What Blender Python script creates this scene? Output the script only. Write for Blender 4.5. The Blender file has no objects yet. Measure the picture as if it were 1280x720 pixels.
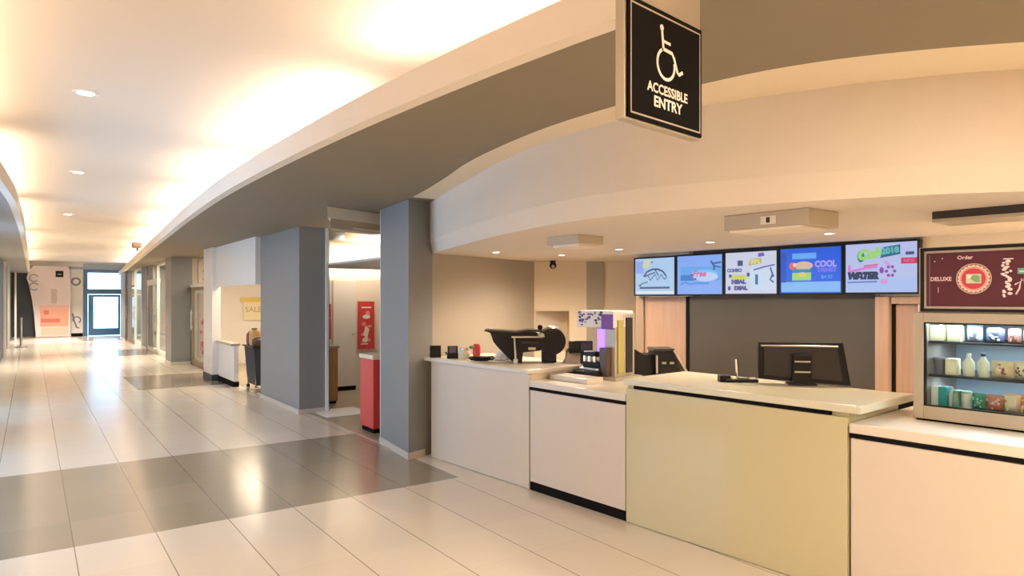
import bpy, bmesh, math, random
from mathutils import Vector, Matrix
from mathutils.geometry import tessellate_polygon
random.seed(7)
PI = math.pi
R = math.radians
SC = bpy.context.scene
COL = SC.collection

# ------------------------------------------------------------------ camera, world, exposure
cam_d = bpy.data.cameras.new('camera')
cam_d.sensor_width = 36; cam_d.lens = 840/1280*36; cam_d.shift_y = 12/1280
cam_d.clip_start = .05; cam_d.clip_end = 300
cam = bpy.data.objects.new('camera', cam_d); COL.objects.link(cam)
cam.location = (0, 0, 1.65); cam.rotation_euler = (R(90), 0, R(-35.63))
SC.camera = cam
SC.view_settings.view_transform = 'Standard'
SC.view_settings.look = 'None'
SC.view_settings.gamma = 1
SC.view_settings.use_curve_mapping = False
SC.view_settings.exposure = 0.45
SC.cycles.max_bounces = 10; SC.cycles.diffuse_bounces = 6; SC.cycles.glossy_bounces = 4
SC.cycles.sample_clamp_indirect = 6
SC.cycles.caustics_reflective = False; SC.cycles.caustics_refractive = False

W = bpy.data.worlds.new('daylight'); SC.world = W; W.use_nodes = True
bgn = W.node_tree.nodes['Background']
bgn.inputs[0].default_value = (.42, .68, 1.0, 1); bgn.inputs[1].default_value = 3.8

WARM = (1, .79, .57); CREAM = (1, .78, .56)
def area(name, loc, size, power, color=WARM, rot=(0, 0, 0), spread=180, shape='RECTANGLE'):
    d = bpy.data.lights.new(name, 'AREA'); d.shape = shape
    d.size = size[0]; d.size_y = size[1]; d.energy = power; d.color = color; d.spread = R(spread)
    o = bpy.data.objects.new(name, d); COL.objects.link(o); o.location = loc; o.rotation_euler = rot
    return o
def spot(name, loc, power, color=WARM, angle=100, blend=.8, rot=(0, 0, 0), size=.05):
    d = bpy.data.lights.new(name, 'SPOT'); d.energy = power; d.color = color
    d.spot_size = R(angle); d.spot_blend = blend; d.shadow_soft_size = size
    o = bpy.data.objects.new(name, d); COL.objects.link(o); o.location = loc; o.rotation_euler = rot
    return o

# curved corridor edge of the right soffit: x for each y (z 2.65)
OUT = [(-4, 3.2), (-2, 2.6), (-.5, 2.2), (.8, 1.86), (1.74, 1.71), (2.04, 1.66), (2.44, 1.62), (3.01, 1.575), (3.48, 1.54), (4.26, 1.51),
       (5.2, 1.49), (6.07, 1.485), (7.1, 1.50), (8.12, 1.54), (10, 1.64), (13, 1.83), (17, 2.08), (21, 2.33), (26, 2.65), (31, 3.0), (34, 3.15)]
LEFT = [(-4, -.62), (0, -.5), (4, -.33), (7.2, -.21), (8.6, -.13), (11.9, -.08), (22, -.04), (34, -.02)]
def interp(tab, y):
    for (a, b), (c, d) in zip(tab, tab[1:]):
        if y <= c: return b + (d-b)*(y-a)/(c-a)
    return tab[-1][1]
def smooth(tab, n):
    y0, y1 = tab[0][0], tab[-1][0]; res = []
    for i in range(n+1):
        y = y0+(y1-y0)*(i/n); h = min(.5, y-y0, y1-y)
        res.append((y, (interp(tab, y-h)+interp(tab, y)*2+interp(tab, y+h))/4))
    return res
OUTS = smooth(OUT, 152); LEFTS = smooth(LEFT, 76)

# cove tubes on top of the soffits (right: separate battens, left: one row)
COVE = [(-3.2, -.6), (-.2, 1.6), (1.9, 3.75), (4.35, 6.9), (7.3, 9.3), (9.6, 12.4), (12.7, 15.6), (15.9, 19.2), (19.5, 23.2), (23.5, 27.4), (27.8, 33)]
for a, b in COVE:
    y = (a+b)/2; x = interp(OUT, y); sl = math.atan2(interp(OUT, b)-interp(OUT, a), b-a)
    area('cove_tube_light', (x+.26, y, 2.80), (.06, b-a-.15), 9.5*(b-a), (1, .73, .52), (R(180), 0, -sl))
for a, b in [(-3, 2), (2.5, 7), (7.5, 12), (12.5, 18), (18.5, 25), (25.5, 33)]:
    y = (a+b)/2
    area('cove_tube_light', (interp(LEFT, y)-.22, y, 2.80), (.06, b-a-.2), 6*(b-a), (1, .73, .52), (R(180), 0, 0))

# ------------------------------------------------------------------ materials
def mat(name, color, rough=.5, metal=0, spec=.5, var=.04, scale=6, bump=0, emit=None, es=0, trans=0, coat=0, alpha=1, rvar=0):
    m = bpy.data.materials.new(name); m.use_nodes = True
    nt = m.node_tree; b = nt.nodes['Principled BSDF']
    tc = nt.nodes.new('ShaderNodeTexCoord'); nz = nt.nodes.new('ShaderNodeTexNoise')
    nz.inputs['Scale'].default_value = scale; nz.inputs['Detail'].default_value = 4
    nt.links.new(tc.outputs['Object'], nz.inputs['Vector'])
    mx = nt.nodes.new('ShaderNodeMix'); mx.data_type = 'RGBA'
    c = color
    mx.inputs[6].default_value = (c[0]*(1-var), c[1]*(1-var), c[2]*(1-var), 1)
    mx.inputs[7].default_value = (min(1, c[0]*(1+var)), min(1, c[1]*(1+var)), min(1, c[2]*(1+var)), 1)
    nt.links.new(nz.outputs['Fac'], mx.inputs[0]); nt.links.new(mx.outputs[2], b.inputs['Base Color'])
    b.inputs['Roughness'].default_value = rough; b.inputs['Metallic'].default_value = metal
    b.inputs['Specular IOR Level'].default_value = spec
    b.inputs['Transmission Weight'].default_value = trans; b.inputs['Coat Weight'].default_value = coat
    b.inputs['Alpha'].default_value = alpha
    if emit: b.inputs['Emission Color'].default_value = (*emit, 1); b.inputs['Emission Strength'].default_value = es
    if bump:
        bp = nt.nodes.new('ShaderNodeBump'); bp.inputs['Strength'].default_value = bump; bp.inputs['Distance'].default_value = .005
        nt.links.new(nz.outputs['Fac'], bp.inputs['Height']); nt.links.new(bp.outputs['Normal'], b.inputs['Normal'])
    return m
def glass_mat(name, tint=(.9, .97, 1), refl=.12):
    m = bpy.data.materials.new(name); m.use_nodes = True; nt = m.node_tree
    for n in list(nt.nodes): nt.nodes.remove(n)
    o = nt.nodes.new('ShaderNodeOutputMaterial'); mx = nt.nodes.new('ShaderNodeMixShader')
    t = nt.nodes.new('ShaderNodeBsdfTransparent'); g = nt.nodes.new('ShaderNodeBsdfGlossy'); f = nt.nodes.new('ShaderNodeFresnel')
    f.inputs[0].default_value = 1.35
    k = nt.nodes.new('ShaderNodeMath'); k.operation = 'MULTIPLY'; k.inputs[1].default_value = .3; nt.links.new(f.outputs[0], k.inputs[0])
    t.inputs[0].default_value = (*tint, 1); g.inputs['Roughness'].default_value = .02
    nt.links.new(k.outputs[0], mx.inputs[0]); nt.links.new(t.outputs[0], mx.inputs[1]); nt.links.new(g.outputs[0], mx.inputs[2])
    nt.links.new(mx.outputs[0], o.inputs[0]); return m
def floor_mat():
    m = bpy.data.materials.new('polished_tile'); m.use_nodes = True; nt = m.node_tree; L = nt.links
    b = nt.nodes['Principled BSDF']
    tc = nt.nodes.new('ShaderNodeTexCoord'); sp = nt.nodes.new('ShaderNodeSeparateXYZ'); L.new(tc.outputs['Object'], sp.inputs[0])
    def M(op, a, bb=None, c=None):
        n = nt.nodes.new('ShaderNodeMath'); n.operation = op
        for i, v in enumerate((a, bb, c)):
            if v is None: continue
            if isinstance(v, (int, float)): n.inputs[i].default_value = v
            else: L.new(v, n.inputs[i])
        return n.outputs[0]
    X, Y = sp.outputs[0], sp.outputs[1]
    tw, th = .482, .6125
    u = M('DIVIDE', M('SUBTRACT', X, .235), tw); v = M('DIVIDE', M('SUBTRACT', Y, 5.3), th)
    fu, fv = M('FRACT', M('ADD', u, 40)), M('FRACT', M('ADD', v, 40))
    du = M('MINIMUM', fu, M('SUBTRACT', 1, fu)); dv = M('MINIMUM', fv, M('SUBTRACT', 1, fv))
    gu = M('LESS_THAN', du, .0034/tw); gv = M('LESS_THAN', dv, .0016/th)
    band = M('LESS_THAN', M('FRACT', M('DIVIDE', M('ADD', M('SUBTRACT', Y, 5.3), 83), 8.3)), 2.45/8.3)
    inb = M('MULTIPLY', M('LESS_THAN', X, 3.2), M('MAXIMUM', M('LESS_THAN', Y, 9.5), M('GREATER_THAN', X, 1.56)))
    band = M('MULTIPLY', band, inb)
    cu, cv = M('FLOOR', M('ADD', u, 40)), M('FLOOR', M('ADD', v, 40))
    cb = nt.nodes.new('ShaderNodeCombineXYZ'); L.new(cu, cb.inputs[0]); L.new(cv, cb.inputs[1])
    wn = nt.nodes.new('ShaderNodeTexWhiteNoise'); L.new(cb.outputs[0], wn.inputs['Vector'])
    nz = nt.nodes.new('ShaderNodeTexNoise'); nz.inputs['Scale'].default_value = 5; nz.inputs['Detail'].default_value = 5
    L.new(tc.outputs['Object'], nz.inputs['Vector'])
    def mix(f, a, c):
        n = nt.nodes.new('ShaderNodeMix'); n.data_type = 'RGBA'
        for i, q in ((0, f), (6, a), (7, c)):
            if isinstance(q, tuple): n.inputs[i].default_value = (*q, 1)
            else: L.new(q, n.inputs[i])
        return n.outputs[2]
    light = mix(wn.outputs[0], (.69, .63, .54), (.73, .67, .57))
    dark = mix(wn.outputs[0], (.30, .262, .195), (.345, .30, .225))
    c = mix(band, light, dark)
    c = mix(M('MULTIPLY', gv, .28), c, (.30, .25, .20))
    c = mix(M('MULTIPLY', gu, .8), c, (.16, .125, .09))
    L.new(c, b.inputs['Base Color'])
    L.new(M('ADD', M('MULTIPLY', nz.outputs['Fac'], .10), .14), b.inputs['Roughness'])
    b.inputs['Specular IOR Level'].default_value = .95
    return m
def wood_mat(name, a, b_, scale=3, rough=.4):
    m = bpy.data.materials.new(name); m.use_nodes = True; nt = m.node_tree; b = nt.nodes['Principled BSDF']
    tc = nt.nodes.new('ShaderNodeTexCoord'); mp = nt.nodes.new('ShaderNodeMapping'); mp.inputs['Scale'].default_value = (14, 14, .8)
    nz = nt.nodes.new('ShaderNodeTexNoise'); nz.inputs['Scale'].default_value = scale; nz.inputs['Detail'].default_value = 6
    r = nt.nodes.new('ShaderNodeValToRGB'); r.color_ramp.elements[0].color = (*a, 1); r.color_ramp.elements[1].color = (*b_, 1)
    r.color_ramp.elements[0].position = .3; r.color_ramp.elements[1].position = .7
    nt.links.new(tc.outputs['Object'], mp.inputs[0]); nt.links.new(mp.outputs[0], nz.inputs['Vector'])
    nt.links.new(nz.outputs['Fac'], r.inputs[0]); nt.links.new(r.outputs[0], b.inputs['Base Color']); b.inputs['Roughness'].default_value = rough
    return m
M = {}
M['ceil'] = mat('white_ceiling_paint', (.74, .68, .61), .8, var=.01)
M['lip'] = mat('cream_soffit_lip_paint', (.80, .72, .62), .7, var=.01)
M['soffit'] = mat('taupe_soffit_paint', (.225, .19, .135), .7, var=.03)
M['pillar'] = mat('grey_pillar_paint', (.235, .24, .24), .5, var=.03)
M['wallgrey'] = mat('greige_wall_paint', (.40, .36, .30), .6, var=.03)
M['cream'] = mat('cream_wall_paint', (.82, .72, .58), .7, var=.02)
M['bulk'] = mat('pale_bulkhead_paint', (.70, .63, .55), .7, var=.01)
M['strip'] = mat('warm_cream_strip_paint', (.76, .66, .50), .7, var=.01)
M['darkwall'] = mat('dark_grey_wall_panel', (.065, .059, .052), .6, var=.06)
M['jamb'] = mat('brown_jamb', (.30, .22, .16), .5)
M['white'] = mat('white_paint', (.80, .78, .74), .5, var=.02)
M['shopwhite'] = mat('shop_white_wall', (.80, .74, .66), .6, var=.02)
M['base'] = mat('pale_skirting', (.55, .50, .44), .35)
M['floor'] = floor_mat()
M['shopfloor'] = mat('tan_shop_floor', (.36, .30, .22), .35, var=.08)
M['counter'] = mat('cream_counter_panel', (.66, .575, .48), .35, var=.02)
M['counterR'] = mat('pale_counter_panel', (.68, .60, .51), .35, var=.02)
M['green'] = mat('pale_olive_glass_panel', (.57, .52, .32), .18, var=.04, scale=1.2, coat=.3)
M['slab'] = mat('white_stone_worktop', (.74, .68, .58), .3, var=.05, scale=30)
M['slabedge'] = mat('greenish_stone_worktop', (.66, .64, .50), .3, var=.05, scale=30)
M['black'] = mat('black_plastic', (.010, .009, .009), .4, spec=.25, var=.2)
M['blackm'] = mat('matte_black', (.008, .007, .007), .9, spec=.1, var=.2)
M['dark'] = mat('dark_grey_plastic', (.035, .03, .03), .4, spec=.3, var=.15)
M['steel'] = mat('brushed_steel', (.55, .52, .47), .3, 1, var=.06, scale=20)
M['chrome'] = mat('chrome', (.8, .78, .74), .12, 1)
M['beigemetal'] = mat('beige_painted_metal', (.44, .39, .31), .35, .2)
M['duct'] = mat('beige_air_unit_plastic', (.47, .41, .32), .5)
M['glass'] = glass_mat('clear_glass')
M['pinkwood'] = wood_mat('pinkish_wood', (.38, .25, .185), (.44, .30, .225))
M['orangewood'] = wood_mat('honey_wood', (.45, .25, .10), (.58, .34, .15))
M['red'] = mat('red_lacquer', (.62, .05, .05), .3, var=.05)
M['navy'] = mat('blue_grey_door_frame', (.09, .20, .37), .4)
M['slate'] = mat('dark_slate_panel', (.045, .055, .07), .5)
M['bluewhite'] = mat('pale_blue_liner', (.62, .76, .90), .4)
M['maroon'] = mat('maroon_print', (.085, .009, .024), .5)
M['yellow'] = mat('yellow_print', (.75, .55, .12), .5)
M['charcoal'] = mat('charcoal_fabric', (.04, .038, .045), .8)
M['greenleaf'] = mat('green_leaf', (.10, .22, .06), .6)
_cc = {}
def flat(c, emit=0):
    if emit: c = tuple(v**1.25*.60 for v in c)
    k = (tuple(round(v, 3) for v in c), emit)
    if k not in _cc:
        if emit: _cc[k] = mat('screen_ink_%d' % len(_cc), (.01, .01, .01), .3, emit=c, es=emit, var=0)
        else: _cc[k] = mat('print_ink_%d' % len(_cc), c, .5, var=.03)
    return _cc[k]

# ------------------------------------------------------------------ mesh helpers
class MB:
    def __init__(s): s.bm = bmesh.new(); s.mats = []; s.mi = 0
    def use(s, m):
        if m not in s.mats: s.mats.append(m)
        s.mi = s.mats.index(m); return s
    def _f(s, vs):
        try:
            f = s.bm.faces.new(vs); f.material_index = s.mi; return f
        except ValueError: return None
    def box(s, x0, x1, y0, y1, z0, z1, bev=0):
        x0, x1 = sorted((x0, x1)); y0, y1 = sorted((y0, y1)); z0, z1 = sorted((z0, z1))
        if bev:
            t = bmesh.new(); bmesh.ops.create_cube(t, size=1)
            for v in t.verts: v.co = ((x0+x1)/2+v.co.x*(x1-x0), (y0+y1)/2+v.co.y*(y1-y0), (z0+z1)/2+v.co.z*(z1-z0))
            bmesh.ops.bevel(t, geom=list(t.edges), offset=min(bev, .49*min(x1-x0, y1-y0, z1-z0)), segments=2, affect='EDGES', profile=.6)
            s.merge(t); t.free(); return s
        p = [s.bm.verts.new(c) for c in ((x0,y0,z0),(x1,y0,z0),(x1,y1,z0),(x0,y1,z0),(x0,y0,z1),(x1,y0,z1),(x1,y1,z1),(x0,y1,z1))]
        for q in ((3,2,1,0),(4,5,6,7),(0,1,5,4),(1,2,6,5),(2,3,7,6),(3,0,4,7)): s._f([p[i] for i in q])
        return s
    def merge(s, t, mtx=None):
        vm = {}
        for v in t.verts: vm[v] = s.bm.verts.new(mtx @ v.co if mtx else v.co)
        for f in t.faces: s._f([vm[v] for v in f.verts])
    def prism(s, pts, z0, z1, axis='z'):
        """polygon pts extruded; axis z: (x,y); axis y: (x,z) extruded along y; axis x: (y,z) along x"""
        def P(a, b, h): return (a, b, h) if axis == 'z' else ((a, h, b) if axis == 'y' else (h, a, b))
        lo = [s.bm.verts.new(P(a, b, z0)) for a, b in pts]; hi = [s.bm.verts.new(P(a, b, z1)) for a, b in pts]
        tris = tessellate_polygon([[Vector((a, b, 0)) for a, b in pts]])
        for t in tris:
            s._f([lo[i] for i in t][::-1]); s._f([hi[i] for i in t])
        n = len(pts)
        for i in range(n): s._f([lo[i], lo[(i+1) % n], hi[(i+1) % n], hi[i]])
        return s
    def quad(s, *pts): s._f([s.bm.verts.new(p) for p in pts]); return s
    def sheet(s, A, B):
        a = [s.bm.verts.new(p) for p in A]; b = [s.bm.verts.new(p) for p in B]
        for i in range(len(a)-1): s._f([a[i], a[i+1], b[i+1], b[i]])
        return s
    def cyl(s, c, r, h, r2=None, n=24, axis='z'):
        return s.lathe(c, [(0, 0), (r, 0), (r if r2 is None else r2, h), (0, h)], n, axis)
    def lathe(s, c, prof, n=24, axis='z'):
        c = Vector(c); rings = []
        for r, h in prof:
            if r <= 1e-6: ring = [s.bm.verts.new(s._ax(c, 0, 0, h, axis))]
            else: ring = [s.bm.verts.new(s._ax(c, r*math.cos(2*PI*i/n), r*math.sin(2*PI*i/n), h, axis)) for i in range(n)]
            rings.append(ring)
        for a, b in zip(rings, rings[1:]):
            for i in range(n):
                j = (i+1) % n
                if len(a) == 1 and len(b) == 1: continue
                if len(a) == 1: s._f([a[0], b[j], b[i]])
                elif len(b) == 1: s._f([a[i], a[j], b[0]])
                else: s._f([a[i], a[j], b[j], b[i]])
        return s
    def _ax(s, c, x, y, h, axis):
        if axis == 'z': return c+Vector((x, y, h))
        if axis == 'y': return c+Vector((x, h, y))
        return c+Vector((h, x, y))
    def tube(s, pts, r, n=8):
        pts = [Vector(p) for p in pts]; rings = []
        for i, p in enumerate(pts):
            d = (pts[min(i+1, len(pts)-1)]-pts[max(i-1, 0)]).normalized()
            a = d.cross(Vector((0, 0, 1))); a = a.normalized() if a.length > 1e-3 else Vector((1, 0, 0)); b = d.cross(a)
            rings.append([s.bm.verts.new(p+(a*math.cos(2*PI*k/n)+b*math.sin(2*PI*k/n))*r) for k in range(n)])
        for a, b in zip(rings, rings[1:]):
            for k in range(n): s._f([a[k], a[(k+1) % n], b[(k+1) % n], b[k]])
        s._f(rings[0][::-1]); s._f(rings[-1]); return s
    def sphere(s, c, r, sc=(1, 1, 1), n=16):
        t = bmesh.new(); bmesh.ops.create_uvsphere(t, u_segments=n, v_segments=n//2+2, radius=r)
        for v in t.verts: v.co = Vector((v.co.x*sc[0]+c[0], v.co.y*sc[1]+c[1], v.co.z*sc[2]+c[2]))
        s.merge(t); t.free(); return s
    def text(s, txt, x, z, y, size, ax=1.0, shear=0, bold=.0, rot=0):
        """flat text in the x-z plane, facing -y, anchored at its centre"""
        cu = bpy.data.curves.new('t', 'FONT'); cu.body = txt; cu.size = size; cu.align_x = 'CENTER'; cu.align_y = 'CENTER'
        cu.offset = bold; cu.shear = shear; cu.resolution_u = 3
        o = bpy.data.objects.new('t', cu); COL.objects.link(o)
        me = bpy.data.meshes.new_from_object(o.evaluated_get(bpy.context.evaluated_depsgraph_get()))
        t = bmesh.new(); t.from_mesh(me); bpy.data.objects.remove(o); bpy.data.curves.remove(cu); bpy.data.meshes.remove(me)
        mt = Matrix.Translation((x, y, z)) @ Matrix.Rotation(rot, 4, 'Y') @ Matrix.Rotation(PI/2, 4, 'X') @ Matrix.Diagonal((ax, 1, 1, 1))
        s.merge(t, mt); t.free(); return s
    def disc(s, x, z, y, rx, rz=None, n=28, a0=0, a1=2*PI):
        rz = rz or rx; s._f([s.bm.verts.new((x+rx*math.cos(a0+(a1-a0)*i/n), y, z+rz*math.sin(a0+(a1-a0)*i/n))) for i in range(n)]); return s
    def ring(s, x, z, y, r, w, a0=0, a1=2*PI, n=40):
        A = [(x+r*math.cos(a0+(a1-a0)*i/n), y, z+r*math.sin(a0+(a1-a0)*i/n)) for i in range(n+1)]
        B = [(x+(r-w)*math.cos(a0+(a1-a0)*i/n), y, z+(r-w)*math.sin(a0+(a1-a0)*i/n)) for i in range(n+1)]
        return s.sheet(B, A)
    def poly(s, pts, y): s._f([s.bm.verts.new((a, y, b)) for a, b in pts]); return s
    def rect(s, x0, x1, z0, z1, y): return s.poly([(x0, z0), (x1, z0), (x1, z1), (x0, z1)], y)
    def build(s, name, m=None, parent=None, loc=None, rotz=None, smooth=False, normals=True):
        if normals: bmesh.ops.recalc_face_normals(s.bm, faces=s.bm.faces)
        me = bpy.data.meshes.new(name); s.bm.to_mesh(me); s.bm.free()
        for q in (s.mats or [m]): me.materials.append(q)
        if smooth:
            for p in me.polygons: p.use_smooth = True
            try: me.set_sharp_from_angle(angle=R(40))
            except Exception: pass
        o = bpy.data.objects.new(name, me); COL.objects.link(o)
        if parent: o.parent = parent
        if loc is not None: o.location = loc
        if rotz is not None: o.rotation_euler = (0, 0, rotz)
        return o
def tag(o, label, cat, group=None):
    o['label'] = label; o['category'] = cat
    if group: o['group'] = group
    return o
def thing(name, label, cat, loc=(0, 0, 0), rotz=0, group=None):
    o = bpy.data.objects.new(name, None); COL.objects.link(o); o.empty_display_size = .1
    o.location = loc; o.rotation_euler = (0, 0, rotz); return tag(o, label, cat, group)
def struct(name, mb, m=None, **k):
    o = mb.build(name, m, **k); o['kind'] = 'structure'; return o

# kitchen frame: s along the counter towards the viewer, t into the kitchen
KO = Vector((3.371, 6.146, 0)); KU = Vector((.0753, -.9972, 0)); KV = Vector((.9972, .0753, 0)); KROT = math.atan2(-.9972, .0753)
def K(s, t, z=0): return KO+KU*s+KV*t+Vector((0, 0, z))
CROT = R(-35.63)   # heading of things that face the viewer side

# ------------------------------------------------------------------ structure
struct('floor', MB().box(-1.6, 8.4, -4.3, 34.4, -.2, 0), M['floor'])
struct('floor_shop', MB().box(3.22, 8, 7.1, 17.6, .0, .004), M['shopfloor'])
struct('ceiling', MB().box(-1.6, 8.4, -4.3, 34.4, 3.15, 3.3), M['ceil'])
# right soffit, its underside with a curved inner edge over the counters
INN = [(8.3, -2.6), (6.2, -1.2), (4.9, -.45), (4.05, .1), (3.5, .6), (3.16, .97), (2.96, 1.19), (2.76, 1.47), (2.63, 1.74), (2.555, 2.045), (2.50, 2.35), (2.475, 2.6), (2.462, 2.85), (2.465, 3.1), (2.49, 3.4), (2.54, 3.75), (2.59, 4.05), (2.67, 4.4), (2.78, 4.75), (2.90, 5.2), (3.0, 5.6), (3.09, 6.02)]
BLK = [(8.3, -2.2), (6.4, -.85), (5.2, -.12), (4.4, .42), (3.85, .82), (3.51, 1.1), (3.29, 1.38), (3.11, 1.68), (2.97, 1.98), (2.85, 2.27), (2.76, 2.5), (2.70, 2.75), (2.675, 3.0), (2.685, 3.25), (2.71, 3.5), (2.76, 3.8), (2.83, 4.15), (2.92, 4.5), (3.02, 4.85), (3.14, 5.3), (3.26, 5.7), (3.42, 6.26)]
def subd(P):
    for _ in range(2):
        Q = [P[0]]
        for a, b in zip(P, P[1:]):
            Q += [(a[0]*.75+b[0]*.25, a[1]*.75+b[1]*.25), (a[0]*.25+b[0]*.75, a[1]*.25+b[1]*.75)]
        P = Q+[P[-1]]
    return P
INNS = subd(INN); BLKS = subd(BLK)
outer = [(x, y) for y, x in OUTS]
poly = outer + [(8.3, 34.2), (8.3, 6.3), (3.45, 6.3), (3.45, 6.02)] + INNS[::-1] + [(8.3, -4.2)]
struct('trim_1', MB().prism(poly, 2.65, 2.70), M['soffit'])
pl = [(x-.006, y) for x, y in outer] + [(x+.07, y) for x, y in outer][::-1]
struct('trim_2', MB().prism(pl, 2.648, 2.80), M['lip'])
# back of the cove
struct('wall_cove_right', MB().prism([(x+.95, y) for x, y in outer]+[(x+1.0, y) for x, y in outer][::-1], 2.70, 3.15), M['ceil'])
lp = [(x, y) for y, x in LEFTS]
struct('trim_3', MB().prism(lp+[(-1.5, 34.2), (-1.5, -4.2)], 2.65, 2.70), M['pillar'])
struct('trim_4', MB().prism([(x+.006, y) for x, y in lp]+[(x-.06, y) for x, y in lp][::-1], 2.648, 2.80), M['lip'])
# cream strip between soffit and bulkhead, the bulkhead face, kitchen ceiling
n = min(len(INNS), len(BLKS))
struct('trim_5', MB().sheet([(x, y, 2.651) for x, y in INNS], [(x, y, 2.651) for x, y in BLKS]), M['strip'])
struct('wall_bulkhead', MB().sheet([(x, y, 2.66) for x, y in BLKS], [(x, y, 2.25) for x, y in BLKS]).sheet([(x, y, 2.25) for x, y in BLKS], [(x+.035, y+.01, 2.12) for x, y in BLKS]), M['bulk'], normals=True)
kp = [(x+.034, y+.01) for x, y in BLKS]+[(3.5, 6.35), (3.5, 10.5), (8.3, 10.5)]
struct('ceiling_kitchen', MB().prism(kp, 2.12, 2.15), M['bulk'])

# kitchen walls (wall A beside the pillar, diagonal wall B, back wall under the screens)
def kwall(mb, s0, t0, s1, t1, z0, z1, th=.1):
    a, b = K(s0, t0), K(s1, t1); d = (b-a).normalized(); nn = Vector((-d.y, d.x, 0))*th
    mb.prism([(a.x, a.y), (b.x, b.y), ((b+nn).x, (b+nn).y), ((a+nn).x, (a+nn).y)], z0, z1); return mb
struct('wall_kitchen_left', kwall(MB(), -.125, .07, -.668, 2.033, 0, 2.13), M['wallgrey'])
wb = MB(); a, b = (-.668, 2.033), (.30, 3.19)
dv = Vector((b[0]-a[0], b[1]-a[1])); Lb = dv.length; du = dv/Lb
def B(l, off=0): return (a[0]+du.x*l-du.y*off, a[1]+du.y*l+du.x*off)
def bseg(mb, l0, l1, z0, z1, off0=0, off1=.1):
    p = [K(*B(l0, off0)), K(*B(l1, off0)), K(*B(l1, off1)), K(*B(l0, off1))]
    return mb.prism([(q.x, q.y) for q in p], z0, z1)
bseg(wb, .0, .03, 0, 2.13); bseg(wb, .03, .46, 1.474, 2.13); bseg(wb, .03, .46, 0, .95); bseg(wb, .46, Lb+.3, 0, 2.13)
struct('wall_kitchen_corner', wb, M['cream'])
nb = MB(); bseg(nb, .03, .46, .93, 1.5, .34, .36); bseg(nb, .02, .03, .93, 1.5, 0, .35); bseg(nb, .46, .47, .93, 1.5, 0.1, .35); bseg(nb, .02, .47, .93, .95, 0.1, .35)
struct('wall_niche', nb, M['strip'])
struct('trim_6', bseg(MB(), .0, .47, 1.474, 1.50, -.035, .0), M['strip'])
struct('trim_7', bseg(MB(), .685, .905, 0, 2.118, -.03, .0), M['wallgrey'])
kb = MB(); kwall(kb, 1.75, 2.0, 3.60, 2.0, 0, 2.13)
struct('wall_kitchen_back', kb, M['darkwall'])
kb = MB(); kwall(kb, 3.88, 2.0, 7.5, 2.0, 0, 2.13); kwall(kb, 3.56, 2.0, 3.9, 2.0, 1.665, 2.13); kwall(kb, 1.06, 2.0, 1.8, 2.0, 1.66, 2.13)
struct('wall_kitchen_right', kb, M['cream'])
# left wood door with its jamb
root = bpy.data.objects.new('door_1', None); COL.objects.link(root); root.location = K(1.055, 2.0); root.rotation_euler = (0, 0, KROT); root['kind'] = 'structure'
MB().box(0, .105, -.0, .1, 0, 1.66).build('jamb', M['jamb'], root)
MB().box(.105, .665, .02, .07, .02, 1.655, .004).build('door_leaf', M['pinkwood'], root)
MB().box(.665, .70, -.01, .1, 0, 1.66).build('jamb', M['blackm'], root)
root = bpy.data.objects.new('door_2', None); COL.objects.link(root); root.location = K(3.57, 2.0); root.rotation_euler = (0, 0, KROT); root['kind'] = 'structure'
MB().box(0.0, .105, -.03, .09, 0, 1.66, .006).build('jamb', M['pinkwood'], root)
MB().box(.115, .34, -.01, .09, 1.60, 1.66, .004).build('head_jamb', M['pinkwood'], root)
MB().box(.135, .335, .035, .07, .84, 1.595, .004).build('door_leaf', M['pinkwood'], root)
MB().box(.105, .135, .03, .1, 0, 1.66).build('shadow_gap', M['blackm'], root)
MB().box(.115, .34, .03, .1, 0, .84).build('kick_plate', M['blackm'], root)

# pillars
def pillar(x0, x1, y0, y1, m='pillar', bh=.07):
    o = struct('wall_pillar', MB().box(x0, x1, y0, y1, 0, 2.65, .004), M[m])
    struct('baseboard_pillar', MB().box(x0-.012, x1, y0-.012, y1+.012, 0, bh, .003), M['base'])
    return o
pq = [(3.125, 6.165), (3.462, 6.278), (3.462, 7.09), (3.24, 7.09)]
struct('wall_pillar', MB().prism(pq, 0, 2.65), M['pillar'])
struct('baseboard_pillar', MB().prism([(3.112, 6.150), (3.35, 6.230), (3.35, 7.10), (3.228, 7.10)], 0, .07), M['base'])
pillar(3.08, 3.52, 9.45, 11.4)
pillar(2.80, 3.27, 18.2, 19.1)
pillar(3.0, 3.6, 24.0, 25.3)
pillar(2.95, 3.6, 29.5, 31.0)
# outer shell
struct('wall_back', MB().box(-1.6, 8.4, -4.4, -4.2, 0, 3.2), M['cream'])
struct('wall_right', MB().box(8.3, 8.5, -4.3, 34.4, 0, 3.2), M['shopwhite'])
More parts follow.
